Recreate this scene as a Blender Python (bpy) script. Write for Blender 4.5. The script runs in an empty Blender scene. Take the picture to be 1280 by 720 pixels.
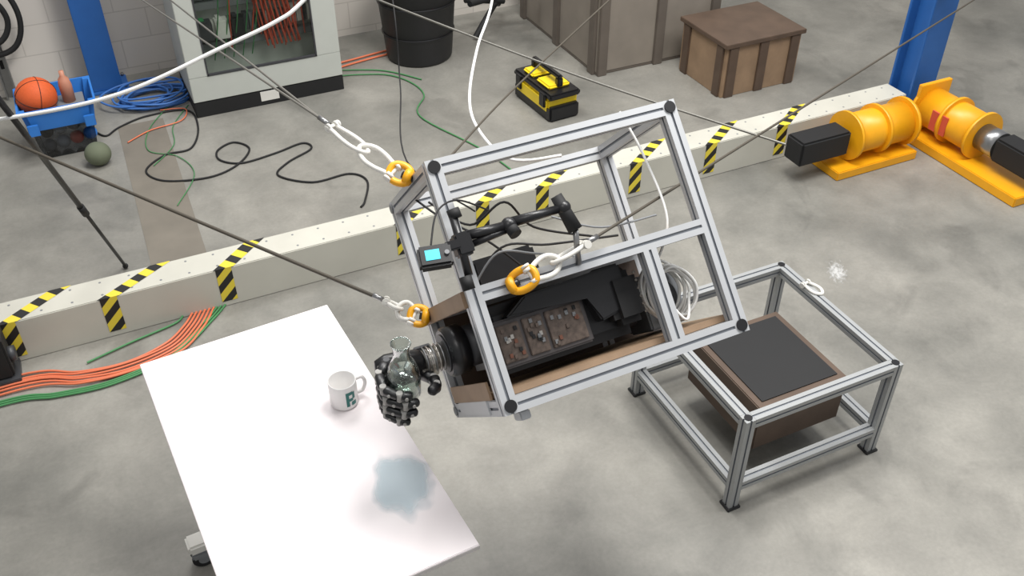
import bpy, bmesh, math, random
from mathutils import Vector, Matrix, Euler
random.seed(4)
V=Vector
scn=bpy.context.scene
scn.view_settings.view_transform='Standard'
def lin(c): return tuple(((x/255)/12.92 if x/255<=.04045 else ((x/255+.055)/1.055)**2.4) for x in c)+(1,)
# ---------------- materials
MATS={}
def mat(name,c,rough=.5,metal=0,noise=.06,scale=12,spec=.5,bump=0,emit=0):
    if name in MATS: return MATS[name]
    m=bpy.data.materials.new(name); m.use_nodes=True; nt=m.node_tree; b=nt.nodes['Principled BSDF']
    b.inputs['Roughness'].default_value=rough; b.inputs['Metallic'].default_value=metal
    b.inputs['Specular IOR Level'].default_value=spec
    tc=nt.nodes.new('ShaderNodeTexCoord'); nz=nt.nodes.new('ShaderNodeTexNoise'); nz.inputs['Scale'].default_value=scale; nz.inputs['Detail'].default_value=4
    nt.links.new(tc.outputs['Object'],nz.inputs['Vector'])
    mx=nt.nodes.new('ShaderNodeMix'); mx.data_type='RGBA'
    l=lin(c); mx.inputs[6].default_value=tuple(x*(1-noise*2) for x in l[:3])+(1,); mx.inputs[7].default_value=tuple(min(1,x*(1+noise*2)) for x in l[:3])+(1,)
    nt.links.new(nz.outputs['Fac'],mx.inputs[0]); nt.links.new(mx.outputs[2],b.inputs['Base Color'])
    if emit: 
        b.inputs['Emission Color'].default_value=l; b.inputs['Emission Strength'].default_value=emit
    if bump:
        bp=nt.nodes.new('ShaderNodeBump'); bp.inputs['Strength'].default_value=bump; nt.links.new(nz.outputs['Fac'],bp.inputs['Height']); nt.links.new(bp.outputs[0],b.inputs['Normal'])
    MATS[name]=m; return m
def clear(name,tint,gl=.9,blend=.35):
    m=bpy.data.materials.new(name); m.use_nodes=True; nt=m.node_tree; nt.nodes.clear()
    o=nt.nodes.new('ShaderNodeOutputMaterial'); t=nt.nodes.new('ShaderNodeBsdfTransparent'); g=nt.nodes.new('ShaderNodeBsdfGlossy'); mx=nt.nodes.new('ShaderNodeMixShader'); lw=nt.nodes.new('ShaderNodeLayerWeight')
    lw.inputs['Blend'].default_value=blend; t.inputs[0].default_value=lin(tint); g.inputs[0].default_value=(gl,gl,gl,1); g.inputs['Roughness'].default_value=.06
    nt.links.new(lw.outputs['Facing'],mx.inputs[0]); nt.links.new(t.outputs[0],mx.inputs[1]); nt.links.new(g.outputs[0],mx.inputs[2]); nt.links.new(mx.outputs[0],o.inputs[0])
    return m
ALU=mat('aluminium_profile',(184,186,188),.42,.25,.03); ALUD=mat('aluminium_slot',(132,136,142),.5,.3,.03)
WHITE=mat('white_paint',(214,212,205),.45); BEAMW=mat('beam_cream_paint',(188,186,175),.5,0,.07,4)
TABLE=mat('table_laminate',(230,223,224),.5,0,.012,2)
BLK=mat('black_plastic',(24,24,26),.35); BLKM=mat('black_matte',(22,22,23),.7); DG=mat('dark_grey_plastic',(58,59,62),.45)
GREY=mat('grey_plastic',(120,122,124),.5); STEEL=mat('steel',(150,150,150),.3,.9); SIL=mat('silver',(190,185,178),.25,.8)
PAD=mat('finger_pad_grey',(150,148,144),.5)
YEL=mat('yellow_paint',(226,160,20),.4); YELT=mat('tool_yellow',(235,205,40),.4)
BLUE=mat('blue_paint',(38,92,160),.45); BLUEP=mat('blue_plastic',(50,120,200),.4)
ORB=mat('basketball_rubber',(205,88,38),.7,0,.08,90,bump=.2); WOOD=mat('plywood',(140,116,92),.6,0,.18,9); WOODD=mat('dark_wood',(84,68,56),.6,0,.2,7)
RED=mat('red_wire',(196,84,62),.5); ORC=mat('orange_cable',(214,114,78),.5); GRC=mat('green_cable',(66,130,78),.5); BLC=mat('blue_cable',(60,110,180),.5)
CAB=mat('cabinet_grey',(184,187,180),.5,0,.02); CABI=mat('cabinet_inside',(196,198,192),.6); WC=mat('white_cable',(225,225,222),.5)
ROPE=mat('wire_rope',(118,116,110),.45,.5); ROPED=mat('dark_rope',(70,64,54),.6); GREEN=mat('green_module',(60,150,90),.5)
CER=mat('mug_ceramic',(228,226,224),.25,0,.01); TEAL=mat('mug_logo_teal',(16,104,98),.4); COPP=mat('circuit_board',(92,80,72),.5,.2,.5,60); COMP=mat('component_rust',(112,70,52),.5)
GLASS=clear('clear_glass',(244,248,246),.9,.3); WAT=clear('water',(230,236,233),.85,.4); CPL=clear('clear_plastic',(190,195,200),.5)
SCR=mat('screen_cyan',(70,190,215),.3,emit=.6); OLIVE=mat('green_ball',(98,104,84),.8)
def floor_mat():
    m=bpy.data.materials.new('polished_concrete'); m.use_nodes=True; nt=m.node_tree; b=nt.nodes['Principled BSDF']
    tc=nt.nodes.new('ShaderNodeTexCoord')
    def nz(s,d=6,r=.6,dist=0):
        n=nt.nodes.new('ShaderNodeTexNoise'); n.inputs['Scale'].default_value=s; n.inputs['Detail'].default_value=d; n.inputs['Roughness'].default_value=r; n.inputs['Distortion'].default_value=dist; nt.links.new(tc.outputs['Object'],n.inputs['Vector']); return n
    a=nz(.9); c=nz(3.5,9,.72,.4); e=nz(60,3); st=nz(1.7,5,.55,1.2)
    r1=nt.nodes.new('ShaderNodeValToRGB'); r1.color_ramp.elements[0].position=.34; r1.color_ramp.elements[1].position=.66
    r1.color_ramp.elements[0].color=lin((114,113,107)); r1.color_ramp.elements[1].color=lin((151,148,140)); nt.links.new(a.outputs['Fac'],r1.inputs[0])
    def ov(fac,src,f,lo,hi,p0=.3,p1=.7):
        r=nt.nodes.new('ShaderNodeValToRGB'); r.color_ramp.elements[0].position=p0; r.color_ramp.elements[1].position=p1
        r.color_ramp.elements[0].color=(lo,lo,lo,1); r.color_ramp.elements[1].color=(hi,hi,hi,1); nt.links.new(fac.outputs['Fac'],r.inputs[0])
        mx=nt.nodes.new('ShaderNodeMix'); mx.data_type='RGBA'; mx.blend_type='MULTIPLY'; mx.inputs[0].default_value=f
        nt.links.new(src,mx.inputs[6]); nt.links.new(r.outputs[0],mx.inputs[7]); return mx.outputs[2]
    o=ov(c,r1.outputs[0],1,.76,1.08); o=ov(e,o,1,.93,1.04); o=ov(st,o,1,.80,1.0,.33,.42)
    nt.links.new(o,b.inputs['Base Color']); b.inputs['Roughness'].default_value=.45
    return m
def tape_mat():
    m=bpy.data.materials.new('hazard_tape'); m.use_nodes=True; nt=m.node_tree; b=nt.nodes['Principled BSDF']
    uv=nt.nodes.new('ShaderNodeUVMap'); sp=nt.nodes.new('ShaderNodeSeparateXYZ'); nt.links.new(uv.outputs[0],sp.inputs[0])
    ad=nt.nodes.new('ShaderNodeMath'); ad.operation='ADD'; nt.links.new(sp.outputs[0],ad.inputs[0]); nt.links.new(sp.outputs[1],ad.inputs[1])
    mu=nt.nodes.new('ShaderNodeMath'); mu.operation='MULTIPLY'; mu.inputs[1].default_value=1/.095; nt.links.new(ad.outputs[0],mu.inputs[0])
    fr=nt.nodes.new('ShaderNodeMath'); fr.operation='FRACT'; nt.links.new(mu.outputs[0],fr.inputs[0])
    gt=nt.nodes.new('ShaderNodeMath'); gt.operation='GREATER_THAN'; gt.inputs[1].default_value=.5; nt.links.new(fr.outputs[0],gt.inputs[0])
    mx=nt.nodes.new('ShaderNodeMix'); mx.data_type='RGBA'; mx.inputs[6].default_value=lin((28,28,28)); mx.inputs[7].default_value=lin((218,198,60)); nt.links.new(gt.outputs[0],mx.inputs[0]); nt.links.new(mx.outputs[2],b.inputs['Base Color'])
    b.inputs['Roughness'].default_value=.5; return m
def wall_mat():
    m=bpy.data.materials.new('painted_block_wall'); m.use_nodes=True; nt=m.node_tree; b=nt.nodes['Principled BSDF']
    tc=nt.nodes.new('ShaderNodeTexCoord'); mp=nt.nodes.new('ShaderNodeMapping'); mp.inputs['Rotation'].default_value=(math.radians(90),0,0)
    br=nt.nodes.new('ShaderNodeTexBrick'); nt.links.new(tc.outputs['Object'],mp.inputs[0]); nt.links.new(mp.outputs[0],br.inputs['Vector'])
    br.inputs['Scale'].default_value=1; br.inputs['Brick Width'].default_value=.4; br.inputs['Row Height'].default_value=.2; br.inputs['Mortar Size'].default_value=.004
    br.inputs['Color1'].default_value=lin((208,202,194)); br.inputs['Color2'].default_value=lin((203,197,189)); br.inputs['Mortar'].default_value=lin((186,180,172))
    nt.links.new(br.outputs[0],b.inputs['Base Color']); b.inputs['Roughness'].default_value=.8; return m
def spot_mat(name,col,r0,r1,amax,rough,scale=9,amp=.08,off=0):
    m=bpy.data.materials.new(name); m.use_nodes=True; nt=m.node_tree; b=nt.nodes['Principled BSDF']; b.inputs['Base Color'].default_value=lin(col); b.inputs['Roughness'].default_value=rough
    tc=nt.nodes.new('ShaderNodeTexCoord'); nz=nt.nodes.new('ShaderNodeTexNoise'); nz.inputs['Scale'].default_value=scale; nt.links.new(tc.outputs['Object'],nz.inputs['Vector'])
    ln=nt.nodes.new('ShaderNodeVectorMath'); ln.operation='LENGTH'; nt.links.new(tc.outputs['Object'],ln.inputs[0])
    m1=nt.nodes.new('ShaderNodeMath'); m1.operation='MULTIPLY_ADD'; m1.inputs[1].default_value=amp; nt.links.new(nz.outputs['Fac'],m1.inputs[0]); nt.links.new(ln.outputs['Value'],m1.inputs[2])
    mr=nt.nodes.new('ShaderNodeMapRange'); mr.inputs[1].default_value=r0; mr.inputs[2].default_value=r1; mr.inputs[3].default_value=amax; mr.inputs[4].default_value=0; nt.links.new(m1.outputs[0],mr.inputs[0]); nt.links.new(mr.outputs[0],b.inputs['Alpha']); return m
TAPE=tape_mat()
# ---------------- builders
def link(o,parent):
    scn.collection.objects.link(o)
    if parent: o.parent=parent
    return o
def grp(name,loc=(0,0,0),M=None):
    e=bpy.data.objects.new(name,None); e.empty_display_size=.1; scn.collection.objects.link(e)
    if M is not None: e.matrix_world=M
    else: e.location=loc
    return e
def mk(name,bm,m,parent=None,M=None,smooth=False):
    me=bpy.data.meshes.new(name); bmesh.ops.recalc_face_normals(bm,faces=bm.faces); bm.to_mesh(me); bm.free(); me.materials.append(m)
    if smooth:
        for p in me.polygons: p.use_smooth=True
    o=bpy.data.objects.new(name,me); link(o,parent)
    if M is not None: o.matrix_local=M
    return o
def box(name,lo,hi,m,parent=None,bev=.003,M=None,taper=None):
    c=(V(lo)+V(hi))/2; s=V(hi)-V(lo); bm=bmesh.new(); bmesh.ops.create_cube(bm,size=1)
    for v in bm.verts:
        k=taper if (taper and v.co.z>0) else 1
        v.co=V((v.co.x*s.x*k,v.co.y*s.y*k,v.co.z*s.z))
    if bev: bmesh.ops.bevel(bm,geom=bm.edges[:],offset=min(bev,min(s)*.45),segments=2,affect='EDGES')
    T=Matrix.Translation(c)
    return mk(name,bm,m,parent,(M@T) if M is not None else T)
def frame(p0,p1):
    p0,p1=V(p0),V(p1); z=(p1-p0); L=z.length; z=z/L; return p0,z,L
def cyl(name,p0,p1,r,m,parent=None,r1=None,seg=28,bev=0):
    p0,z,L=frame(p0,p1); bm=bmesh.new(); bmesh.ops.create_cone(bm,cap_ends=True,segments=seg,radius1=r,radius2=r if r1 is None else r1,depth=L)
    if bev: bmesh.ops.bevel(bm,geom=[e for e in bm.edges if len(e.link_faces)==2 and any(len(f.verts)>4 for f in e.link_faces)],offset=bev,segments=2,affect='EDGES')
    M=Matrix.Translation(p0+z*L/2)@z.to_track_quat('Z','Y').to_matrix().to_4x4()
    o=mk(name,bm,m,parent,M)
    for p in o.data.polygons: p.use_smooth=len(p.vertices)==4
    return o
def catmull(pts,n=8,closed=False):
    pts=[V(p) for p in pts]; N=len(pts); out=[]
    rng=range(N) if closed else range(N-1)
    for i in rng:
        if closed: a,b,c,d=pts[(i-1)%N],pts[i],pts[(i+1)%N],pts[(i+2)%N]
        else: a,b,c,d=pts[max(i-1,0)],pts[i],pts[i+1],pts[min(i+2,N-1)]
        for k in range(n):
            t=k/n; out.append(.5*((2*b)+(c-a)*t+(2*a-5*b+4*c-d)*t*t+(-a+3*b-3*c+d)*t**3))
    if not closed: out.append(pts[-1])
    return out
def tube(name,paths,r,m,parent=None,closed=False,n=8,res=3):
    cu=bpy.data.curves.new(name,'CURVE'); cu.dimensions='3D'; cu.bevel_depth=r; cu.bevel_resolution=res; cu.use_fill_caps=True
    if not isinstance(paths[0][0],(tuple,list,Vector)): paths=[paths]
    for pts in paths:
        q=catmull(pts,n,closed) if len(pts)>2 else [V(p) for p in pts]
        s=cu.splines.new('POLY'); s.points.add(len(q)-1)
        for i,p in enumerate(q): s.points[i].co=(*p,1)
        s.use_cyclic_u=closed
    cu.materials.append(m); return link(bpy.data.objects.new(name,cu),parent)
def lathe(name,prof,m,parent=None,M=None,seg=40,a0=0,a1=360,smooth=True):
    bm=bmesh.new(); full=abs(a1-a0)>=359.9; n=seg if full else seg+1; rings=[]
    for i in range(n):
        a=math.radians(a0+(a1-a0)*i/seg); rings.append([bm.verts.new((r*math.cos(a),r*math.sin(a),z)) for r,z in prof])
    for i in range(seg):
        A,B=rings[i],rings[(i+1)%n]
        for j in range(len(prof)-1):
            bm.faces.new((A[j],B[j],B[j+1],A[j+1]))
    bmesh.ops.remove_doubles(bm,verts=bm.verts,dist=1e-6)
    return mk(name,bm,m,parent,M,smooth)
def ball(name,c,r,m,parent=None,sc=(1,1,1),M=None):
    bm=bmesh.new(); bmesh.ops.create_uvsphere(bm,u_segments=32,v_segments=20,radius=r)
    for v in bm.verts: v.co=V((v.co.x*sc[0],v.co.y*sc[1],v.co.z*sc[2]))
    return mk(name,bm,m,parent,Matrix.Translation(c) if M is None else M,True)
def quad(name,pts,m,parent=None,uvs=None):
    me=bpy.data.meshes.new(name); me.from_pydata([tuple(p) for p in pts],[],[tuple(range(len(pts)))]); me.materials.append(m)
    if uvs:
        l=me.uv_layers.new(name='UVMap')
        for i,u in enumerate(uvs): l.data[i].uv=u
    return link(bpy.data.objects.new(name,me),parent)
def prof(name,p0,p1,parent,w=.042,up=(0,0,1),m=None):
    p0,z,L=frame(p0,p1); up=V(up); x=up.cross(z); x.normalize(); y=z.cross(x)
    h=w/2; s=.004; d=.005
    base=[(-h,-h),(-s,-h),(-s,-h+d),(s,-h+d),(s,-h),(h,-h)]
    pts=[]
    for k in range(4):
        c,sn=[(1,0),(0,1),(-1,0),(0,-1)][k]
        for (a,b) in base[:-1]: pts.append((a*c-b*sn,a*sn+b*c))
    bm=bmesh.new(); lo=[bm.verts.new(p0+x*a+y*b) for a,b in pts]; hi=[bm.verts.new(p0+z*L+x*a+y*b) for a,b in pts]; n=len(pts)
    for i in range(n): bm.faces.new((lo[i],lo[(i+1)%n],hi[(i+1)%n],hi[i]))
    bm.faces.new(lo[::-1]); bm.faces.new(hi)
    o=mk(name,bm,m or ALU,parent); o.data.materials.append(ALUD)
    for i,f in enumerate(o.data.polygons):
        if i<n and (i%5) in (1,2,3): f.material_index=1
    return o
def oval(name,p0,p1,w,r,m,parent,up=(0,0,1)):
    p0,z,L=frame(p0,p1); up=V(up); x=up.cross(z); x.normalize(); c=p0+z*L/2; pts=[]
    for i in range(16):
        a=2*math.pi*i/16; pts.append(c+z*(math.cos(a)*L/2)+x*(math.copysign(abs(math.sin(a))**.7,math.sin(a))*w/2))
    return tube(name,pts,r,m,parent,closed=True,n=3)
def bow(name,p0,p1,w,r,m,parent,up=(0,0,1)):
    """bow shackle: pin at p0, rounded bow reaching p1"""
    p0,z,L=frame(p0,p1); up=V(up); x=up.cross(z); x.normalize()
    pts=[p0+z*(L*a)+x*(w*b) for a,b in [(-.06,-.33),(.12,-.34),(.4,-.48),(.68,-.5),(.9,-.3),(1,0),(.9,.3),(.68,.5),(.4,.48),(.12,.34),(-.06,.33)]]
    tube(name+'_bow',pts,r,m,parent,n=5)
    cyl(name+'_pin',p0-x*w*.55,p0+x*w*.5,r*.85,m,parent,seg=14); cyl(name+'_pin_head',p0-x*w*.62,p0-x*w*.48,r*1.7,m,parent,seg=14)
    for k in (-.33,.33): cyl(name+'_ear',p0+x*w*(k-.09),p0+x*w*(k+.09),r*1.8,m,parent,seg=16)
def phal(name,p0,p1,r0,r1,m,parent,up=(0,0,1)):
    p0,z,L=frame(p0,p1); up=V(up); x=up.cross(z); x.normalize(); y=z.cross(x)
    bm=bmesh.new(); rings=[]; prof_=[(-.10,.35),(-.02,.8),(.1,1),(.5,.94),(.88,.92),(1.0,.72),(1.07,.3)]
    for t,k in prof_:
        r=(r0+(r1-r0)*max(0,min(1,t)))*k; ring=[]
        for i in range(16):
            a=2*math.pi*i/16; ca,sa=math.cos(a),math.sin(a); sq=1/(abs(ca)**3+abs(sa)**3)**(1/3)
            ring.append(bm.verts.new(p0+z*L*t+(x*ca+y*sa)*r*sq))
        rings.append(ring)
    for A,B in zip(rings,rings[1:]):
        for i in range(16): bm.faces.new((A[i],A[(i+1)%16],B[(i+1)%16],B[i]))
    bm.faces.new(rings[0][::-1]); bm.faces.new(rings[-1]); return mk(name,bm,m,parent,None,True)

# ---------------- room
box('floor',(-6,-9,-.1),(9,1.0,0),floor_mat(),bev=0)
box('wall_back',(-6,.85,0),(9,1.0,4.5),wall_mat(),bev=0)
quad('floor_repair_strip',[(-.53,-1.83,.002),(-.25,-1.83,.002),(-.2,.1,.002),(-.48,.1,.002)],mat('repair_mortar',(116,110,100),.8,0,.14,5))
F_=quad('floor_scuff',[(-.3,-.2,0),(.3,-.2,0),(.3,.2,0),(-.3,.2,0)],spot_mat('chalk_scuff',(200,200,198),.16,.26,.75,.8,26,.28)); F_.location=(2.62,-3.05,.002); F_.rotation_euler=(0,0,.9); F_.scale=(.8,.4,1)
# ---------------- camera
cam=bpy.data.cameras.new('camera'); co=bpy.data.objects.new('camera',cam); scn.collection.objects.link(co)
co.location=(-.537,-5.865,2.94); co.rotation_euler=(math.radians(52),0,math.radians(-25.3)); cam.lens=36*1200/1280; scn.camera=co
# ---------------- floor beam
g=grp('floor_beam')
box('beam_body',(-2.2,-2.0,0),(4.0,-1.83,.22),BEAMW,g,.004)
for i in range(40):
    s=-1.15+i*.13
    for t in (-1.965,-1.865): cyl('bolt_hole_%d'%i,(s,t,.2195),(s,t,.2208),.006,GREY,g,seg=10)
def tape(i,sb,sf,w=.075):
    z=.2215; L=math.hypot(sf-sb,.17)
    quad('tape_top_%d'%i,[(sf-w/2*1.3,-2.001,z),(sf+w/2*1.3,-2.001,z),(sb+w/2*1.3,-1.83,z),(sb-w/2*1.3,-1.83,z)],TAPE,g,[(0,0),(0,w),(L,w),(L,0)])
    quad('tape_front_%d'%i,[(sf-w/2,-2.0015,.222),(sf+w/2,-2.0015,.222),(sf+w/2+.0,-2.0015,.03),(sf-w/2,-2.0015,.03)],TAPE,g,[(0,0),(0,w),(.19,w),(.19,0)])
for i,(a,b) in enumerate([(-.93,-1.17),(-.48,-.74),(-.03,-.22),(.89,.68),(1.36,1.12),(1.73,1.47),(2.3,2.05),(2.8,2.55),(3.3,3.05)]): tape(i,a,b)
# left motor
g=grp('winch_motor')
box('housing',(-1.75,-2.14,.03),(-1.19,-2.005,.24),BLKM,g,.01); cyl('shaft',(-1.20,-2.07,.11),(-1.165,-2.07,.11),.035,DG,g)
for k in range(5): box('cooling_fin_%d'%k,(-1.7+.1*k,-2.15,.06),(-1.68+.1*k,-2.14,.21),DG,g,0)
box('foot_plate',(-1.8,-2.16,0),(-1.17,-2.004,.03),DG,g)
# ---------------- electrical cabinet
g=grp('electrical_cabinet')
box('plinth',(0,-.0,0),(.98,.56,.1),BLKM,g)
Z=2.0
box('side_left',(0,.03,.1),(.02,.56,Z),CAB,g); box('side_right',(.96,.03,.1),(.98,.56,Z),CAB,g); box('back_panel',(.02,.54,.1),(.96,.56,Z),CAB,g); box('top_panel',(0,.03,Z-.02),(.98,.56,Z),CAB,g); box('bottom_panel',(.02,.03,.1),(.96,.54,.12),CAB,g)
box('door_rail_bottom',(.0,0,.105),(.98,.03,.27),CAB,g); box('door_rail_top',(0,0,Z-.16),(.98,.03,Z),CAB,g)
box('door_stile_left',(0,0,.27),(.12,.03,Z-.16),CAB,g); box('door_stile_right',(.82,0,.27),(.98,.03,Z-.16),CAB,g)
box('door_gasket_bottom',(.12,-.004,.27),(.82,.012,.282),DG,g,0); box('door_gasket_left',(.115,-.004,.27),(.125,.012,Z-.16),DG,g,0); box('door_gasket_right',(.815,-.004,.27),(.825,.012,Z-.16),DG,g,0)
box('door_glass',(.12,.012,.27),(.82,.016,Z-.16),clear('door_glass_mat',(240,243,241),.4,.15),g,0)
box('mounting_plate',(.04,.24,.14),(.94,.26,1.9),CABI,g)
box('handle',(.86,-.03,.95),(.89,0,1.15),BLK,g)
box('label',(.42,-.003,.03),(.54,0,.095),WHITE,g,0)
for k,z in enumerate((.36,.62,.95,1.3)):
    box('cable_duct_%d'%k,(.06,.18,z),(.92,.24,z+.045),GREY,g); box('din_rail_%d'%k,(.1,.22,z+.13),(.9,.24,z+.16),STEEL,g)
    for j in range(22):
        s=.12+j*.034; h=.05+.03*random.random()
        box('terminal_%d_%d'%(k,j),(s,.16,z+.1),(s+.028,.22,z+.13+h),random.choice([WHITE,GREY,DG,GREEN,WHITE if j%2 else BLK]),g,0)
for k in range(3): box('drive_%d'%k,(.14+k*.1,.12,.44),(.22+k*.1,.2,.56),[DG,WHITE,BLK][k],g)
paths=[]
for j in range(16):
    s=.3+.5*random.random(); e=s+random.uniform(-.1,.1); zt=random.uniform(.6,1.6); zb=random.uniform(.3,.45)
    paths.append([(s,.17,zt),(s+.03*random.uniform(-1,1),.12,zt-.05),((s+e)/2,.08+.05*random.random(),(zt+zb)/2),(e,.15,zb)])
tube('red_wires',paths,.005,RED,g,n=5,res=1)
paths=[[(.55+.02*j,.15,1.7),(.56+.018*j,.1,1.2),(.5+.025*j,.08,.8),(.55+.03*j,.14,.34)] for j in range(8)]
tube('wire_bundle',paths,.007,RED,g,n=6,res=1)
tube('green_wires',[[(.3+.05*j,.15,1.1),(.28+.06*j,.1,.7),(.2+.06*j,.15,.3)] for j in range(5)],.004,GRC,g,n=6,res=1)
# ---------------- blue column
def column(s0,t0,w=.19,h=4.2):
    g=grp('steel_column'); box('flange_front',(s0,t0,.015),(s0+w,t0+.02,h),BLUE,g); box('flange_rear',(s0,t0+.17,.015),(s0+w,t0+.19,h),BLUE,g); box('web',(s0+w/2-.03,t0+.02,.015),(s0+w/2+.03,t0+.17,h),BLUE,g,0); box('base_plate',(s0-.04,t0-.03,0),(s0+w+.04,t0+.205,.015),BLUE,g)
    for a in (s0-.02,s0+w+.02):
        for b in (t0,t0+.19): cyl('anchor_bolt',(a,b,.015),(a,b,.035),.01,STEEL,g,seg=6)
column(-.56,.635)
g=grp('strut_channel')
box('channel_left',(-1.09,.79,0),(-1.08,.85,3),STEEL,g,0); box('channel_right',(-1.03,.79,0),(-1.02,.85,3),STEEL,g,0); box('channel_back',(-1.08,.835,0),(-1.03,.849,3),STEEL,g,0)
for i in range(18): box('slot_%d'%i,(-1.066,.833,.2+i*.15),(-1.044,.836,.26+i*.15),BLKM,g,0)
g=grp('wall_hose')
tube('hose_loops',[[(-1.6,.78,1.05),(-1.2,.74,.98),(-.93,.74,.78),(-.86,.74,.55),(-.95,.74,.36),(-1.2,.76,.33),(-1.6,.78,.4)],[(-1.6,.76,.98),(-1.2,.71,.9),(-.99,.71,.72),(-.93,.72,.55),(-1.02,.72,.42),(-1.25,.74,.42),(-1.6,.76,.5)]],.018,BLKM,g)
# ---------------- crate with ball
g=grp('storage_tub')
def tub(name,s0,s1,t0,t1,z0,z1,m,fl=.02):
    bm=bmesh.new(); a=[]
    for (z,e) in ((z0,-fl),(z1,0),(z1,.012),(z1-.015,.012)):
        a.append([bm.verts.new(p) for p in ((s0-e,t0-e,z),(s1+e,t0-e,z),(s1+e,t1+e,z),(s0-e,t1+e,z))])
    bm.faces.new(a[0][::-1])
    for A,B in zip(a,a[1:]):
        for i in range(4): bm.faces.new((A[i],A[(i+1)%4],B[(i+1)%4],B[i]))
    bmesh.ops.recalc_face_normals(bm,faces=bm.faces); bmesh.ops.bevel(bm,geom=[e for e in bm.edges if abs(e.verts[0].co.z-e.verts[1].co.z)>.05],offset=.03,segments=4,affect='EDGES')
    return mk(name,bm,m,g,None,False)
tub('clear_tub',-.95,-.6,-.15,.13,0.002,.2,CPL)
tub('blue_lid',-.98,-.57,-.18,.16,.2,.34,BLUEP)
for i in range(7): ball('stored_item_%d'%i,(-.88+.08*(i%4),-.06+.11*(i//4),.05+.01*i),.04,[DG,GREY,RED,BLUEP,BLKM,WHITE,GREY][i],g)
for s in (-.62,-.93): box('latch',(s-.03,-.205,.19),(s+.03,-.19,.26),BLUEP,g)
box('box_inside',(-.8,-.12,.222),(-.62,.1,.28),GREY,g)
g=grp('basketball'); ball('ball',(-.87,-.02,.35),.115,ORB,g)
for R_ in ((0,0,0),(90,0,0),(90,0,90)):
    M=Euler([math.radians(a+15) for a in R_]).to_matrix(); tube('seam',[M@V((math.cos(a)*.1155,math.sin(a)*.1155,0))+V((-.87,-.02,.35)) for a in [2*math.pi*i/24 for i in range(24)]],.002,BLKM,g,True,2)
g=grp('spray_bottle'); lathe('bottle',[(0,0),(.035,0),(.037,.1),(.03,.14),(.014,.16),(.014,.19),(0,.19)],mat('salmon_plastic',(190,130,105),.5),g,Matrix.Translation((-.70,.0,.281)))
g=grp('medicine_ball'); ball('ball',(-.63,-.33,.07),.075,OLIVE,g,(1,1,.93))
g=grp('blue_cable_coil')
paths=[]
for k in range(11):
    cx,cy=-.24+random.uniform(-.07,.07),.38+random.uniform(-.06,.05); a_,b_=random.uniform(.14,.25),random.uniform(.1,.2); ph=random.random()*6
    paths.append([(cx+a_*math.cos(ph+t*.7),cy+b_*math.sin(ph+t*.7),.008+.006*k+.006*math.sin(t*2)) for t in range(9)])
tube('coil',paths,.007,BLC,g,True)
tube('coil_loose',[[(-.2,.2,.01),(-.05,.15,.01),(-.1,.0,.01),(-.3,-.05,.01),(-.45,-.15,.01)]],.004,ORC,g)
tube('coil_green',[[(-.1,.3,.008),(-.3,-.02,.008),(-.35,-.3,.008),(-.2,-.45,.008),(-.15,-.7,.008),(-.3,-1.0,.008)],[(-.02,.2,.008),(-.16,-.05,.008),(-.2,-.3,.008),(-.35,-.5,.008)]],.0028,GRC,g)
g=grp('black_floor_cable')
P=[(-.62,.1),(-.56,.0),(-.47,.08),(-.29,.16),(-.04,.13),(-.02,-.13),(-.11,-.38),(-.27,-.40),(-.40,-.54),(-.32,-.70),(-.08,-.77),(.10,-.70),(.21,-.54),(.14,-.42),(.03,-.48),(.02,-.6),(.13,-.69),(.34,-.66),(.52,-.61),(.55,-.70),(.38,-.80),(.29,-.92),(.45,-1.08),(.67,-1.08),(.74,-1.2),(.66,-1.40),(.62,-1.45)]
tube('cable',[(a,b,.007) for a,b in P],.006,BLKM,g)
g=grp('orange_cable_bundle')
paths=[];
for k in range(6):
    o=k*.017; w1=random.uniform(-.012,.012); paths.append([(-2.0,-2.17-o,.012),(-1.2,-2.12-o+w1,.012),(-.94,-2.20-o,.012+.004*(k%2)),(-.74,-2.215-o-w1,.012),(-.56+o*.6,-2.17-o,.012),(-.46+o,-2.08-o*.5,.012),(-.40+o*1.2,-1.99,.012)])
tube('orange_cables',paths,.0055,ORC,g)
paths=[[(-2.0,-2.29-.014*k,.01),(-1.27,-2.25-.014*k,.01),(-1.04,-2.30-.012*k,.01),(-.81,-2.32-.012*k,.01),(-.55+.01*k,-2.25-.01*k,.01),(-.36+.02*k,-2.08,.01),(-.28+.02*k,-1.99,.01)] for k in range(3)]
paths.append([(-.9,-2.15,.01),(-.7,-2.09,.01),(-.5,-2.04,.01),(-.45,-2.0,.01)])
tube('green_cables',paths,.005,GRC,g)
g=grp('green_floor_cable'); tube('green_cables',[[(.98,.2,.008),(1.15,.15,.008),(1.32,.06,.008),(1.42,-.12,.008),(1.43,-.33,.008),(1.3,-.6,.008),(1.5,-1.2,.008),(1.6,-1.83,.008)],[(.98,.3,.008),(1.3,.15,.008),(1.5,-.1,.008)]],.0045,GRC,g)
tube('orange_cables',[[(.98,.38,.01),(1.15,.40,.01),(1.4,.44,.01),(1.9,.5,.01)],[(.98,.30,.01),(1.15,.34,.01),(1.4,.38,.01),(1.9,.43,.01)]],.007,ORC,g)
# ---------------- bin
g=grp('waste_bin')
lathe('bin_body',[(0,0),(.225,0),(.235,.02),(.285,.62),(.30,.63),(.30,.66),(.28,.66),(.222,.03),(0,.03)],mat('bin_black',(34,34,36),.5),g,Matrix.Translation((1.64,.30,0)))
for z in (.2,.42): lathe('rib',[(.236+z*.08,z-.01),(.244+z*.08,z),(.238+z*.08,z+.01)],BLK,g,Matrix.Translation((1.64,.30,0)))
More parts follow.
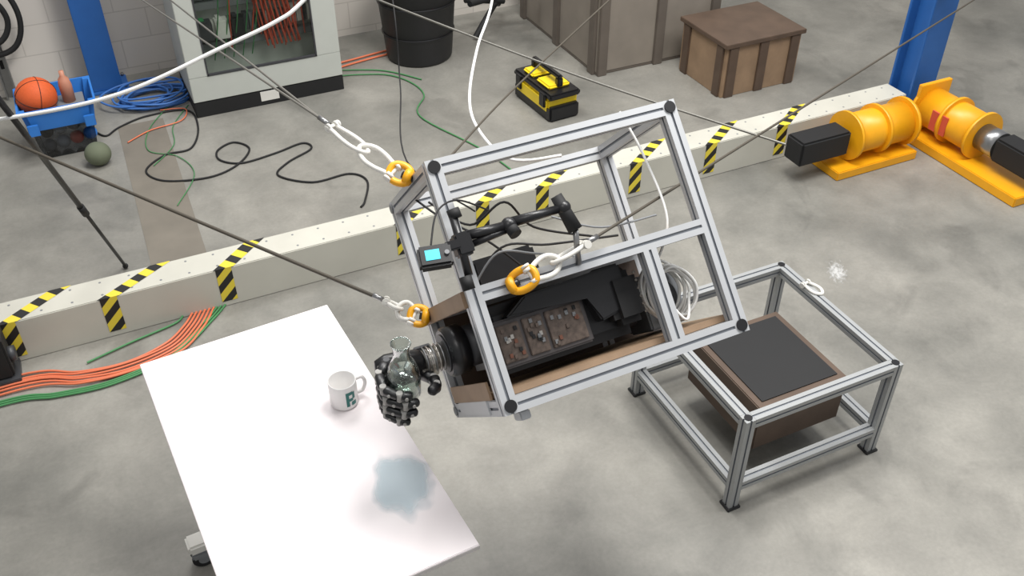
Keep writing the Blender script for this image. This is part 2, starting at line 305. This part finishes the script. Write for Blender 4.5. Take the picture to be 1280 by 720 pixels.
# ---------------- toolbox
g=grp('toolbox')
M=Matrix.Translation((2.11,-.79,0))@Matrix.Rotation(math.radians(4),4,'Z')
box('base_tray',(-.11,-.23,0),(.11,.23,.10),BLK,g,.012,M); box('body_yellow',(-.115,-.2,.05),(.115,.2,.15),YELT,g,.015,M); box('lid',(-.115,-.235,.15),(.115,.235,.19),BLK,g,.012,M)
box('lid_panel',(-.08,-.16,.19),(.08,.0,.215),YELT,g,.01,M); box('lid_panel_rear',(-.08,.04,.19),(.08,.17,.215),YELT,g,.01,M)
for t in (-.15,.15):
    box('latch',(-.13,t-.03,.09),(-.112,t+.03,.18),BLK,g,.004,M); box('handle_post',(-.02,t-.02,.2),(.02,t+.02,.26),BLK,g,.006,M)
box('handle',(-.02,-.17,.25),(.02,.17,.28),BLK,g,.01,M)
# ---------------- crate at right back
g=grp('wooden_crate')
CR=mat('weathered_board',(132,124,114),.7,0,.12,5); CR2=mat('weathered_edge',(96,88,80),.7,0,.15,5)
M=Matrix.Translation((2.62,-.55,0))
box('panel_side',(0,0,.02),(.03,1.2,.62),CR,g,.003,M); box('panel_front',(.03,0,.02),(.95,.03,.62),CR,g,.003,M); box('panel_far',(.03,1.17,.02),(.95,1.2,.62),CR,g,.003,M); box('panel_right',(.95,0,.02),(.98,1.2,.62),CR,g,.003,M); box('panel_bottom',(0,0,0),(.98,1.2,.02),CR2,g,.003,M); box('lid',(-.02,-.02,.62),(1.0,1.22,.65),CR2,g,.003,M)
for t in (0.02,.55,1.1): box('batten_side',(-.025,t,0.0),(0,t+.07,.62),CR2,g,.003,M)
for s in (0,.45,.9): box('batten_front',(s,-.025,0),(s+.07,0,.62),CR2,g,.003,M)
g=grp('scrap_pipes')
tube('pipes',[[(2.0,.2,.35),(2.3,.35,.3),(2.58,.3,.28)],[(2.05,.4,.3),(2.4,.5,.2)],[(2.1,.6,.25),(2.45,.45,.4)],[(2.1,.35,.025),(2.3,.45,.2),(2.45,.7,.1)]],.022,BLKM,g)
# ---------------- tripod
g=grp('tripod'); ap=V((-.89,-2.58,1.69))
for k,f in enumerate([(-.64,-1.47,0.01),(-1.75,-2.9,.01),(-1.85,-2.3,.01)]):
    f=V(f); d=(ap-f)
    cyl('leg_lower_%d'%k,f,f+d*.45,.008,BLK,g); cyl('leg_upper_%d'%k,f+d*.36,ap,.0115,BLK,g); cyl('leg_lock_%d'%k,f+d*.34,f+d*.38,.016,BLKM,g); ball('foot_%d'%k,f+d*.004,.014,BLKM,g)
cyl('centre_post',ap-V((0,0,.25)),ap+V((0,0,.3)),.013,BLK,g); box('head',ap+V((-.03,-.03,.3)),ap+V((.03,.03,.36)),BLK,g)
# ---------------- table
T=Matrix.Translation((-.282,-3.754,0))@Matrix.Rotation(math.radians(3.6),4,'Z')
g=grp('rolling_table',M=T)
box('table_top',(-.33,-.60,.728),(.333,.603,.75),TABLE,g,.002)
box('edge_band',(-.331,-.601,.731),(.334,.604,.745),mat('edge_band',(205,200,198),.5),g,0)
for k,t in enumerate((.33,-.36)):
    box('foot_bar_%d'%k,(-.30,t-.03,.085),(.29,t+.03,.125),WHITE,g,.008); box('post_%d'%k,(-.04,t-.025,.125),(.04,t+.025,.70),WHITE,g,.006); box('top_bar_%d'%k,(-.27,t-.025,.70),(.27,t+.025,.728),WHITE,g,.004)
    for cx in (-.338,.27) :
        cyl('caster_stem_%d'%k,(cx,t,.075),(cx,t,.125),.012,STEEL,g); box('caster_fork_%d'%k,(cx-.03,t-.035,.055),(cx+.03,t+.035,.085),GREY,g,.006); box('caster_plate_%d'%k,(cx-.035,t-.035,.085),(cx+.04,t+.035,.13),WHITE,g,.008)
        for d in (-.026,.010):
            cyl('caster_wheel_%d'%k,(cx+.01,t+d,.043),(cx+.01,t+d+.016,.043),.043,BLKM,g,bev=.004); cyl('caster_hub_%d'%k,(cx+.01,t+d-.002,.043),(cx+.01,t+d+.018,.043),.022,GREY,g)
box('crossbar',(-.015,-.36,.30),(.015,.33,.36),WHITE,g,.004)
S=grp('water_stain',(-.03,-4.04,.7506)); 
me=quad('stain',[(-.2,-.2,0),(.2,-.2,0),(.2,.2,0),(-.2,.2,0)],spot_mat('spilled_water_stain',(180,200,208),.135,.17,.62,.5,9,.12),S); me.scale=(.9,1.2,1)
# ---------------- mug
g=grp('coffee_mug',(-.08,-3.64,.7505))
lathe('mug_body',[(0,0),(.04,0),(.045,.006),(.045,.096),(.0435,.099),(.041,.096),(.041,.01),(0,.008)],CER,g)
tube('handle',[(.043,.006,.08),(.066,.009,.078),(.076,.011,.05),(.066,.009,.022),(.043,.006,.02)],.006,CER,g)
def patch(a0,a1,z0,z1,n): lathe(n,[(.0455,z0),(.0455,z1)],TEAL,g,None,10,a0,a1)
A=-73
patch(A-22,A-9,.018,.077,'logo_bar'); patch(A-12,A+8,.064,.077,'logo_top'); patch(A+6,A+18,.045,.073,'logo_bowl'); patch(A-12,A+8,.038,.050,'logo_mid'); patch(A+0,A+22,.018,.034,'logo_block')
# ---------------- platform
P0=V((.203,-3.81,1.636))
Pm=Matrix.Translation(P0)@Matrix.Rotation(-.02,4,'Y')@Matrix(((1,0,0,0),(0,-.686,.728,0),(0,-.728,-.686,0),(0,0,0,1)))
g=grp('cable_robot_platform',M=Pm); W=lambda x,y,z: Pm@V((x,y,z))
Lx,Hy,Dz=.72,.65,.47; u=.021
for n,(y,z) in enumerate([(0,0),(Hy,0),(0,Dz),(Hy,Dz)]): prof('long_rail_%d'%n,(u,y,z),(Lx-u,y,z),g,up=(0,1,0))
for n,(x,z) in enumerate([(0,0),(Lx,0),(0,Dz),(Lx,Dz)]): prof('post_%d'%n,(x,-u,z),(x,Hy+u,z),g,up=(1,0,0))
for n,(x,y) in enumerate([(0,0),(0,Hy),(Lx,0),(Lx,Hy)]): prof('depth_rail_%d'%n,(x,y,u),(x,y,Dz-u),g,up=(0,1,0))
prof('mid_rail_near',(u,.35,0),(Lx-u,.35,0),g,up=(0,1,0)); prof('mid_rail_far',(u,.35,Dz),(Lx-u,.35,Dz),g,up=(0,1,0))
prof('inner_post',(.52,.371,0),(.52,Hy-u,0),g,up=(1,0,0)); prof('inner_post_far',(.52,.371,Dz),(.52,Hy-u,Dz),g,up=(1,0,0))
for n,(x,y) in enumerate([(0,0),(0,Hy),(Lx,Hy),(Lx,0)]): cyl('end_cap_%d'%n,(x,y,-.0215),(x,y,-.026),.017,BLK,g); 
for n,(x,y) in enumerate([(0,0),(0,Hy)]): cyl('side_cap_%d'%n,(-.0215,y,Dz),(-.026,y,Dz),.014,GREY,g)
box('shelf_board',(-.02,.33,.02),(Lx,.345,Dz),WOOD,g,.001)
box('shelf_edge',(-.03,.33,.0),(-.012,.375,Dz+.01),WOOD,g,.002)
box('bottom_board',(-.0,.61,.022),(Lx,.628,Dz),WOOD,g,.001)
box('back_board',(.02,.37,Dz-.02),(Lx,.61,Dz-.01),WOODD,g,.001)
box('end_plate',(-.026,.625,.1),(-.018,.665,.4),ALU,g,.001); box('end_board',(-.026,.575,.05),(-.019,.625,.44),WOOD,g,.001)
box('foot_bracket',(.03,.675,.02),(.06,.70,.08),ALU,g)
# arm inside
cyl('wrist_flange',(-.06,.47,.235),(.0,.47,.235),.072,BLK,g,bev=.006); cyl('wrist_ring',(-.064,.47,.235),(-.06,.47,.235),.055,DG,g)
cyl('arm_link',(.0,.47,.235),(.06,.47,.235),.06,DG,g)
box('arm_body',(.04,.385,.12),(.50,.58,.36),BLK,g,.03)
box('arm_side_frame',(.045,.43,.105),(.335,.565,.125),mat('smoked_panel',(84,80,80),.35,.3),g,.006)
for k,(a,b) in enumerate([(.06,.13),(.14,.2),(.21,.32)]):
    box('circuit_board_%d'%k,(a,.445,.098),(b,.55,.106),COPP,g,.002)
    for j in range(12): box('component_%d_%d'%(k,j),*(lambda x,y:((x,y,.094),(x+.009,y+.012,.1)))(a+.005+random.random()*(b-a-.02),.45+random.random()*.085),random.choice([SIL,BLKM,COPP,COMP,GREY]),g,0)
bm=bmesh.new(); ps=[(.09,.43),(.16,.385),(.46,.375),(.46,.50),(.36,.52),(.34,.44)]
lo=[bm.verts.new((x,y,.07)) for x,y in ps]; hi=[bm.verts.new((x,y,.14)) for x,y in ps]; bm.faces.new(lo[::-1]); bm.faces.new(hi)
for i in range(len(ps)): bm.faces.new((lo[i],lo[(i+1)%6],hi[(i+1)%6],hi[i]))
bmesh.ops.bevel(bm,geom=bm.edges[:],offset=.006,segments=2,affect='EDGES'); mk('arm_cover',bm,BLK,g)
cyl('shoulder_motor',(.44,.47,.235),(.52,.47,.235),.10,DG,g,bev=.008)
for k in range(10):
    a=k*math.pi/5; cyl('motor_bolt_%d'%k,(.519,.47+.08*math.cos(a),.235+.08*math.sin(a)),(.524,.47+.08*math.cos(a),.235+.08*math.sin(a)),.006,SIL,g,seg=8)
box('gear_housing',(.40,.40,.06),(.50,.55,.14),BLKM,g,.02)
for k in range(6): cyl('housing_screw_%d'%k,(.49,.415+k*.023,.056),(.49,.415+k*.023,.062),.004,SIL,g,seg=8)
# electronics at right
box('power_supply',(.56,.43,.2),(.69,.60,.36),mat('psu_grey',(130,133,136),.4,.4),g,.006); cyl('fan',(.62,.51,.19),(.62,.51,.2),.05,DG,g)
paths=[]
for k in range(8):
    R_=.060+.014*random.random(); c=(.62+random.uniform(-.018,.018),.50+random.uniform(-.018,.018)); paths.append([(c[0]+R_*math.cos(t*.7),c[1]+R_*1.15*math.sin(t*.7),.11+.01*k+.01*math.sin(t)) for t in range(9)])
tube('white_cable_coil',paths,.0045,WC,g,True)
tube('coil_tail',[[(.58,.42,.1),(.64,.3,.05),(.66,.1,.1),(.64,-.05,.12)],[(.66,.52,.1),(.60,.59,.05),(.57,.52,.07)]],.004,WC,g)
# upper compartment items
box('control_box',(.10,.24,.25),(.30,.33,.42),BLK,g,.01)
tube('loom',[[(.02,.05,.2),(.1,.15,.15),(.2,.12,.1),(.3,.2,.2),(.45,.28,.15)],[(.05,.33,.2),(.15,.24,.1),(.28,.27,.08),(.5,.3,.1)],[(.0,.0,.3),(.06,.1,.25),(.15,.2,.2),(.25,.33,.2)]],.0035,BLKM,g)
tube('loom_grey',[[(.02,.33,.05),(.1,.26,.0),(.2,.29,-.01),(.33,.33,.02)],[(.3,.2,.05),(.42,.27,.02),(.6,.28,.03)]],.003,GREY,g)
# articulated camera arm with monitor
a_=g
cyl('arm_clamp_bar',(-.005,.13,-.07),(-.02,.30,-.09),.011,BLK,a_); box('clamp_block',(-.03,.19,-.10),(.015,.25,-.05),BLK,a_,.006); cyl('clamp_knob',(-.03,.30,-.09),(-.03,.335,-.09),.016,BLKM,a_)
cyl('clamp_knob_upper',(-.002,.125,-.07),(.0,.15,-.07),.017,BLKM,a_)
cyl('link_1',(.0,.20,-.075),(.11,.205,-.085),.013,BLK,a_); cyl('link_1b',(.02,.225,-.075),(.12,.215,-.085),.009,BLK,a_); ball('elbow',(.125,.205,-.085),.021,BLK,a_); cyl('elbow_knob',(.125,.205,-.085),(.13,.235,-.10),.017,BLKM,a_)
cyl('link_2',(.13,.20,-.085),(.28,.20,-.085),.014,BLK,a_,.011); ball('end_joint',(.285,.20,-.085),.02,BLK,a_); cyl('end_clamp',(.275,.165,-.085),(.30,.265,-.08),.016,BLKM,a_,.02); cyl('end_stud',(.30,.265,-.08),(.305,.35,-.02),.008,STEEL,a_)
Mm=Matrix.Translation((-.095,.235,-.11))@Euler((math.radians(-20),math.radians(10),math.radians(8))).to_matrix().to_4x4()
box('monitor_body',(-.042,-.03,-.016),(.042,.03,.016),BLK,a_,.006,Mm); box('monitor_screen',(-.024,-.014,-.0175),(.012,.014,-.016),SCR,a_,0,Mm); cyl('monitor_knob',tuple(Mm@V((.03,.0,-.016))),tuple(Mm@V((.03,0,-.022))),.006,GREY,a_); 
box('monitor_bracket',(-.06,.205,-.11),(-.02,.23,-.08),BLK,a_,.004)
tube('camera_wire',[(-.09,.2,-.09),(-.04,.12,-.06),(.03,.1,-.03),(.12,.14,.02)],.0025,BLKM,a_)
# swivel eyebolts + shackles
def rig(n,base,out,tip,b1=.5):
    base,out,tip=V(base),V(out),V(tip); d=(out-base).normalized()
    cyl(n+'_swivel_base',base,base+d*.022,.024,YEL,g,bev=.003); cyl(n+'_swivel_bolt',base-d*.004,base+d*.03,.011,BLK,g,seg=6)
    oval(n+'_swivel_ring',base+d*.006,out+d*.012,.052,.0105,YEL,g,up=(.3,.2,1))
    e=(tip-out); L=e.length; e/=L
    bow(n+'_shackle',out+e*.0,out+e*L*b1,.052,.0072,WHITE,g,up=(.1,.2,1))
    bow(n+'_hook',tip-e*L*.04,out+e*L*(b1-.12),.044,.0065,WHITE,g,up=(.2,1,.2)); cyl(n+'_ferrule',tip,tip+e*.04,.0075,STEEL,g)
rig('mid',(.095,.355,-.022),(.15,.345,-.06),(.325,.305,-.06))
rig('shelf',(-.03,.355,.40),(-.07,.335,.41),(-.14,.268,.416),.55)
rig('top',(-.022,-.015,.14),(-.06,-.05,.156),(-.173,-.243,.252),.52)
# ---------------- robot hand
H=grp('robotic_hand'); fx,ft=.004,-4.04
cyl('wrist_coupler',(.142,-3.963,1.13),(.085,-3.968,1.13),.034,SIL,H); 
for k in range(5): cyl('wrist_gear_%d'%k,(.088+.012*k,-3.967,1.13),(.093+.012*k,-3.967,1.13),.041,SIL if k%2 else STEEL,H,seg=18)
for k in range(4): box('wrist_servo_%d'%k,(.07,-4.005+.02*k,1.10+.012*k),(.12,-3.99+.02*k,1.125+.012*k),[SIL,COPP,SIL,DG][k],H)
# palm as shaped loft
bm=bmesh.new(); rings=[]
for s,hw,hh,t in [(.095,.022,.030,-3.966),(.075,.026,.045,-3.966),(.03,.021,.058,-3.962),(-.02,.019,.062,-3.960),(-.05,.014,.056,-3.966)]:
    ring=[]
    for i in range(16):
        a=2*math.pi*i/16; ca,sa=math.cos(a),math.sin(a); q=1/(abs(ca)**4+abs(sa)**4)**.25; ring.append(bm.verts.new((s,t+ca*q*hw,1.125+sa*q*hh)))
    rings.append(ring)
for A_,B_ in zip(rings,rings[1:]):
    for i in range(16): bm.faces.new((A_[i],A_[(i+1)%16],B_[(i+1)%16],B_[i]))
bm.faces.new(rings[0]); bm.faces.new(rings[-1][::-1]); mk('palm',bm,BLK,H,None,True)
fing=[('index',1.176,1.150,[112,150,196,240,272]),('middle',1.144,1.118,[112,153,203,252,290]),('ring',1.112,1.086,[112,152,200,247,283]),('pinky',1.082,1.055,[114,150,192,232,262])]
for n,z0,z1,an in fing:
    r=.0150 if n!='pinky' else .0132; R0=.046+r; pts=[]
    for i,a in enumerate(an):
        a=math.radians(a); RR=R0+(.006 if i==0 else .006 if i in(1,2) else .003 if i==3 else 0); pts.append(V((fx+RR*math.cos(a),ft+RR*math.sin(a),z0+(z1-z0)*i/4)))
    for i in range(4):
        d=pts[i+1]-pts[i]; phal('%s_phalanx_%d'%(n,i+1),pts[i]+d*.10,pts[i+1]-d*.08,r*(1-.05*i),r*(.95-.05*i),BLK,H)
        cyl('%s_joint_%d'%(n,i+1),pts[i]-V((0,0,r*.94)),pts[i]+V((0,0,r*.94)),r*.6,PAD if i else DG,H,seg=14)
        mid=(pts[i]+pts[i+1])/2; nrm=(mid-V((fx,ft,mid.z))).normalized()
        cyl('%s_pad_%d'%(n,i+1),mid+nrm*r*.7,mid+nrm*r*1.02,.0048,PAD,H,seg=12)
tp=[V(p) for p in [(.078,-3.985,1.105),(.092,-4.030,1.115),(.086,-4.072,1.128),(.058,-4.098,1.140)]]
for i in range(3):
    d=tp[i+1]-tp[i]; phal('thumb_phalanx_%d'%(i+1),tp[i]+d*.06,tp[i+1]-d*.06,.0176-.0012*i,.0164-.0012*i,BLK,H); cyl('thumb_joint_%d'%(i+1),tp[i]-V((0,0,.0155)),tp[i]+V((0,0,.0155)),.009,PAD,H,seg=14)
# flask
g=grp('glass_flask',(fx,ft,1.108))
lathe('flask_glass',[(0,0),(.040,0),(.0455,.006),(.046,.05),(.043,.085),(.033,.112),(.024,.13),(.0215,.145),(.0235,.165),(.027,.178)],GLASS,g)
lathe('flask_glass_inner',[(0,.004),(.038,.004),(.043,.009),(.0435,.05),(.0405,.084),(.031,.11),(.022,.13),(.0195,.145),(.0215,.165),(.025,.178)],GLASS,g)
tube('flask_rim',[(.0265*math.cos(a),.0265*math.sin(a),.178) for a in [i*math.pi/8 for i in range(16)]],.0018,clear('rim_glass',(215,225,222)),g,True,2)
lathe('flask_water',[(0,.006),(.037,.006),(.0425,.012),(.043,.05),(.0415,.078),(0,.078)],WAT,g)
# ---------------- cables
def cab(name,pts,r,m): o=tube(name,pts,r,m); return o
def ext(a,b,k): a,b=V(a),V(b); return a+(b-a)*k
tipS=W(-.155,.255,.417)
cab('steel_cable',[tuple(tipS),tuple(ext(tipS,(-.915,-2.165,1.172),1.4))],.006,ROPED)
tipT=W(-.19,-.27,.265)
cab('steel_cable',[tuple(tipT),tuple(ext(tipT,(-.23,-1.17,1.23),1.35))],.0038,ROPE)
cab('steel_cable',[tuple(tipT),tuple(ext(tipT,(-.11,-1.23,1.23),1.35))],.0038,ROPE)
tipM=W(.36,.297,-.06); cab('steel_cable',[tuple(tipM),(4.0,-2.35,1.0)],.0042,ROPED)
cab('white_cable',[(-1.35,-2.2,1.30),(-.87,-2.34,1.32),(-.47,-2.47,1.39),(-.09,-2.53,1.52),(.10,-2.56,1.59),(.21,-2.56,1.65),(.5,-2.5,1.85)],.007,WC)
cab('white_cable',[(1.0,-2.5,1.8),(.89,-2.67,1.57),(.72,-2.92,1.52),(.58,-3.17,1.47),(.51,-3.41,1.48),(.54,-3.58,1.46),(.68,-3.64,1.47)],.005,WC)
cab('steel_cable',[(.45,-1.7,1.43),(.79,-2.47,1.41),(1.13,-3.09,1.37),(1.5,-3.7,1.34)],.0042,ROPE)
cab('steel_cable',[(1.8,-2.25,1.40),(.90,-2.89,1.33),tuple(W(.06,-.022,.02))],.0035,ROPED)
cab('signal_wire',[(.70,-2.05,1.45),(.66,-2.20,1.34),(.61,-2.35,1.13),(.39,-3.03,1.20),(.45,-3.5,1.25)],.003,BLKM)
# ---------------- aluminium stand
g=grp('aluminium_stand'); s0,s1,t0,t1,h=1.25,1.93,-4.05,-3.36,.455
ALS=mat('stand_aluminium',(160,162,162),.45,.3,.04)
for s in (s0,s1):
    prof('rail_t',(s,t0+.02,h),(s,t1-.02,h),g,m=ALS); prof('rail_t_low',(s,t0+.02,.12),(s,t1-.02,.12),g,m=ALS)
    for t in (t0,t1): prof('leg',(s,t,0.01),(s,t,h+.02),g,up=(0,1,0),m=ALS); cyl('cap',(s,t,h+.02),(s,t,h+.023),.015,BLK,g); box('foot',(s-.03,t-.03,0),(s+.03,t+.03,.01),BLKM,g)
for t in (t0,t1): prof('rail_s',(s0+.02,t,h),(s1-.02,t,h),g,m=ALS); prof('rail_s_low',(s0+.02,t,.12),(s1-.02,t,.12),g,m=ALS)
box('wood_box',(1.4,-3.95,.14),(1.82,-3.5,.36),WOODD,g,.004); box('wood_box_top',(1.43,-3.92,.361),(1.79,-3.53,.365),BLKM,g,0)
bow('shackle',(1.93,-3.52,.485),(1.95,-3.60,.48),.045,.007,WHITE,g)
# ---------------- right-hand column, winches
column(4.02,-2.01)
g=grp('cable_winch')
box('base_frame',(3.9,-3.0,0),(4.2,-2.06,.06),YEL,g,.005)
cyl('drum_housing',(4.05,-2.55,.2),(4.05,-2.15,.2),.12,YEL,g,bev=.006)
for t in (-2.14,-2.35,-2.56): cyl('drum_flange',(4.05,t-.01,.2),(4.05,t+.01,.2),.145,YEL,g)
cyl('gearbox',(4.05,-2.57,.2),(4.05,-2.7,.2),.08,STEEL,g); box('motor',(3.98,-3.0,.13),(4.12,-2.7,.27),BLKM,g,.012)
box('end_plate',(3.93,-2.16,.0),(4.17,-2.13,.36),YEL,g); box('warning_sign',(3.925,-2.4,.14),(3.935,-2.28,.26),RED,g,0)
g=grp('cable_winch')
cyl('drum_housing',(3.35,-2.22,.2),(3.75,-2.22,.2),.12,YEL,g,bev=.006)
for s in (3.34,3.55,3.76): cyl('drum_flange',(s-.01,-2.22,.2),(s+.01,-2.22,.2),.145,YEL,g)
box('base_frame',(3.2,-2.36,0),(3.8,-2.06,.055),YEL,g,.005); box('motor',(2.95,-2.3,.12),(3.3,-2.15,.27),BLKM,g,.012)
g=grp('pulley'); cyl('sheave',(3.98,-2.14,1.0),(4.05,-2.14,1.0),.07,YEL,g); box('pulley_bracket',(3.99,-2.2,.94),(4.07,-2.01,1.06),YEL,g,.004)
g=grp('equipment_box'); box('crate_body',(3.2,-1.2,0),(3.8,-.7,.35),WOOD,g); box('crate_lid',(3.18,-1.22,.35),(3.82,-.68,.38),WOODD,g)
for s in (3.22,3.46,3.71): box('crate_batten',(s,-1.215,.0),(s+.07,-1.2,.35),WOODD,g)
for t in (-1.18,-.8): box('crate_batten_side',(3.185,t,.0),(3.2,t+.07,.35),WOODD,g)
# ---------------- lights
def area(n,loc,size,e,rot=(0,0,0),col=(1,1,1)):
    l=bpy.data.lights.new(n,'AREA'); l.energy=e; l.size=size; l.color=col; o=bpy.data.objects.new(n,l); o.location=loc; o.rotation_euler=rot; scn.collection.objects.link(o)
area('ceiling_light',(1.8,-3.2,5.5),1.8,290,col=(1,.98,.95)); area('ceiling_light',(-1.5,-5.5,5.5),1.8,50,col=(1,.98,.95)); area('ceiling_light',(.5,-.6,5.5),1.8,150); area('ceiling_light',(4,-4.5,5.5),1.8,150)
w=bpy.data.worlds.new('hall_ambient'); scn.world=w; w.use_nodes=True; w.node_tree.nodes['Background'].inputs[0].default_value=(.97,.98,1,1); w.node_tree.nodes['Background'].inputs[1].default_value=.47
